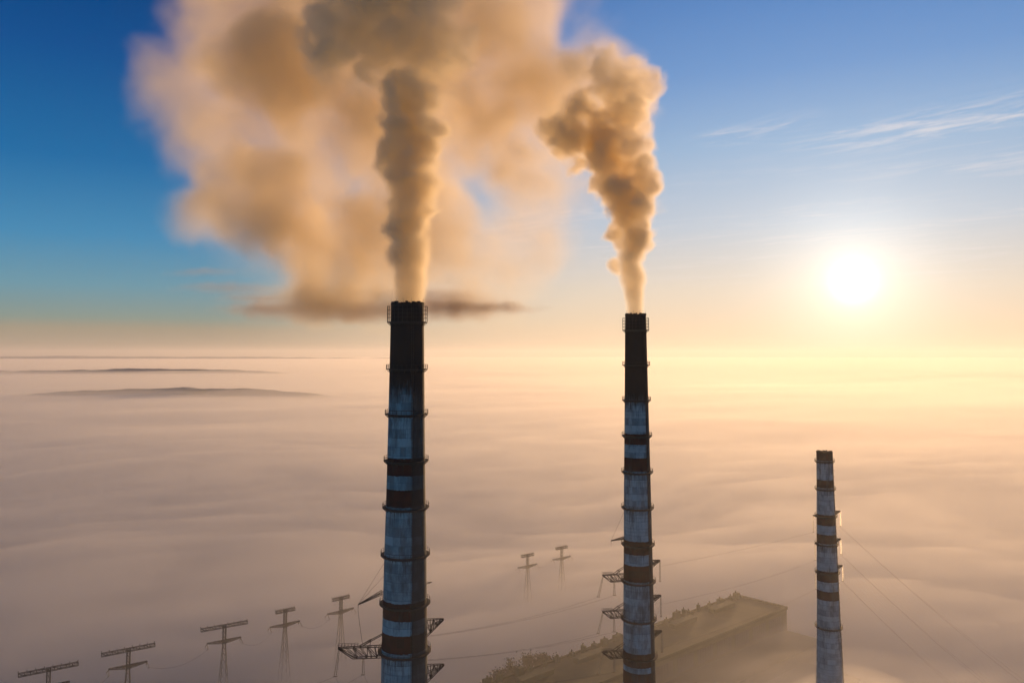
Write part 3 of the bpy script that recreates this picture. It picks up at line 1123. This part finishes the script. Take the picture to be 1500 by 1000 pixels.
SM = (.968, .905, .75)
Z = lambda x, y, r, Y, k: (180 + x / 1.786, y / 1.786, Y, r / 1.786, k)
plume('thick brown smoke column rising straight from the wider chimney',
      [(598, 452, 240, 41), (600, 420, 240, 47), (603, 370, 240, 58), (606, 310, 240, 66), (605, 260, 241, 72), (604, 205, 242, 66), (598, 150, 244, 70)],
      [Z(*a) for a in ((752, 590, 60, 240, 1.), (790, 560, 42, 240, 1.), (735, 520, 52, 240, 1.), (785, 490, 52, 240, 1.), (705, 400, 52, 240, .95), (790, 410, 54, 241, .9),
                       (745, 450, 62, 240, .95), (720, 345, 58, 241, .85), (795, 330, 52, 242, .8), (712, 262, 60, 242, .75), (785, 262, 62, 243, .7), (745, 225, 66, 243, .7),
                       (545, 128, 78, 246, 0.41), (500, 160, 40, 246, 0.38), (478, 105, 40, 247, 0.35), (540, 195, 44, 246, 0.35), (610, 100, 90, 248, 0.38), (655, 195, 48, 245, 0.42), (700, 100, 95, 246, 0.43),
                       (800, 110, 90, 248, 0.38), (862, 140, 55, 248, 0.32), (900, 95, 45, 249, 0.27), (845, 195, 46, 247, 0.35), (625, 20, 115, 252, 0.32), (765, 5, 120, 252, 0.32), (545, 45, 78, 250, 0.32),
                       (690, 170, 62, 245, 0.46), (770, 175, 62, 246, 0.44), (690, -70, 150, 256, 0.27), (605, 240, 62, 250, .09), (880, 235, 70, 250, .08), (640, 320, 55, 250, .05), (870, 320, 60, 250, .05), (520, 235, 50, 252, .07))],
      h1 - 2.5, .62, .56, SM, .35, 2., 8.0, 1)
plume('leaning tan smoke plume from the slimmer chimney, piling up in puffs beside the drifting bank',
      [(931, 468, 310, 25), (931, 440, 310, 29), (930, 405, 310, 38), (929, 370, 310, 44), (926, 330, 310, 50), (914, 285, 312, 60), (892, 235, 314, 66), (888, 190, 317, 70)],
      [Z(*a) for a in ((1345, 640, 48, 310, 1.), (1338, 595, 46, 310, 1.), (1302, 690, 26, 310, .9), (1285, 600, 32, 311, .7), (1340, 535, 62, 310, .9), (1375, 500, 42, 311, .8), (1285, 505, 56, 311, .8), (1232, 480, 38, 312, .6),
                       (1335, 465, 58, 312, .8), (1265, 430, 60, 312, .75), (1195, 420, 42, 313, .6), (1300, 385, 62, 313, .65), (1368, 385, 28, 314, .45), (1175, 350, 72, 314, .7), (1125, 325, 48, 315, .6),
                       (1245, 325, 68, 315, .65), (1320, 310, 70, 316, .55), (1190, 290, 54, 316, .6), (1300, 240, 74, 318, .42), (1352, 230, 58, 319, .4), (1340, 190, 48, 321, .34), (1258, 190, 60, 321, .3),
                       (1200, 130, 75, 328, .16), (1130, 80, 90, 334, .12))],
      h2 - 2.5, .74, .5, SM, .35, 2., 9.0, 2)


def bank(name, label, blobs, vox, warp, edge, sigma, color, aniso, step, lobes=()):
    """blobs: (px, py, depth, rx px, ry px, depth radius px, softness, strength), densities add up"""
    B = []
    for px, py, Y, rx, ry, rd, so_, st_ in blobs:
        k = Y / F
        B.append((at(px, py, Y), (rx * k, rd * k, ry * k), so_, st_))
    lo = [min(b[0][i] - b[1][i] * 1.25 for b in B) - 4 for i in range(3)]
    hi = [max(b[0][i] + b[1][i] * 1.25 for b in B) + 4 for i in range(3)]
    hi[2] = min(hi[2], 420)

    def field(g, pos):
        q = pos
        for sc, amp, det in warp:
            q = g.v('ADD', q, g.v('SCALE', g.v('SUBTRACT', g.noise(pos, 1 / sc, det, .5, 1), (.5, .5, .5)), scale=amp * 2))
        n = None
        for sc, amp, det in edge:
            a = g.m('MULTIPLY', g.m('SUBTRACT', g.noise(q, 1 / sc, det, .55), .5), amp)
            n = a if n is None else g.m('ADD', n, a)
        for sc, amp in lobes:
            vn = g.n('ShaderNodeTexVoronoi', feature='F1')
            vn.inputs['Scale'].default_value = 1 / sc
            g.put(vn.inputs['Vector'], q)
            n = g.m('ADD', n, g.m('MULTIPLY', g.m('SUBTRACT', .48, vn.outputs['Distance']), amp))
        tot = None
        for c, rad, so_, st_ in B:
            d = g.v('LENGTH', g.v('DIVIDE', g.v('SUBTRACT', q, tuple(c)), rad))
            e = g.m('ADD', g.m('SUBTRACT', 1., d), n)
            a = g.m('MULTIPLY', g.ss(e, 0, so_), st_)
            tot = a if tot is None else g.m('ADD', tot, a)
        return tot
    return smoke_grid(name, label, tuple(lo), tuple(hi), vox, field, sigma, color, aniso, step)


bank('smoke_bank', 'broad drifting bank of smoke behind both plumes, thin at its lower edge', [
    (540, 170, 356, 290, 220, 90, 1., .42), (430, 330, 352, 190, 110, 70, 1., .4),
    (405, 95, 330, 112, 105, 95, .4, 1.1), (345, 10, 335, 150, 120, 90, .7, .7), (275, 150, 345, 95, 160, 80, .9, .5), (330, 215, 345, 110, 90, 70, .9, .5),
    (372, 285, 338, 125, 80, 90, .4, 1.), (300, 305, 345, 90, 60, 70, .8, .5), (470, 230, 345, 170, 170, 90, .9, .6),
    (500, 350, 350, 150, 120, 70, .8, .8), (590, 350, 355, 170, 130, 70, 1., .7), (630, 200, 360, 200, 180, 90, .9, .6),
    (740, 130, 365, 200, 160, 90, .8, .6), (830, 140, 365, 130, 120, 70, .8, .5), (770, 235, 368, 170, 145, 60, 1., .68), (755, 335, 368, 140, 120, 50, 1., .26),
    (885, 110, 362, 80, 100, 60, .7, .45), (560, 20, 350, 230, 190, 100, .8, .6), (730, -20, 362, 180, 170, 100, .8, .55),
    (480, -80, 350, 260, 160, 110, .8, .5), (510, 420, 360, 150, 60, 60, 1., .9), (440, 425, 360, 120, 44, 50, 1., .7), (690, 385, 362, 200, 100, 50, 1., .6)],
     1.75, [(80, 13, 2), (26, 6, 2)], [(36, .55, 4), (12, .5, 5)], .085, (.952, .88, .715), .35, 2., [(38, .5), (15, .22)])
bank('smoke_wisp', 'thin flat streak of dark smoke behind the top of the wider chimney', [
    (650, 450, 372, 135, 27, 34, 1., 1.), (715, 450, 374, 95, 11, 26, .9, .9), (560, 455, 371, 120, 26, 30, 1., .9), (465, 456, 370, 140, 26, 30, 1., .8), (390, 452, 370, 110, 14, 24, 1., .6),
    (330, 422, 370, 110, 12, 24, 1., .35), (380, 436, 368, 90, 9, 24, 1., .4), (300, 400, 368, 80, 8, 20, 1., .25), (620, 430, 372, 120, 14, 26, 1., .5)],
     1.1, [(22, 3.4, 2), (7, 1.2, 2)], [(11, .8, 4), (4, .4, 3)], .18, (.70, .60, .52), .2, 2.)
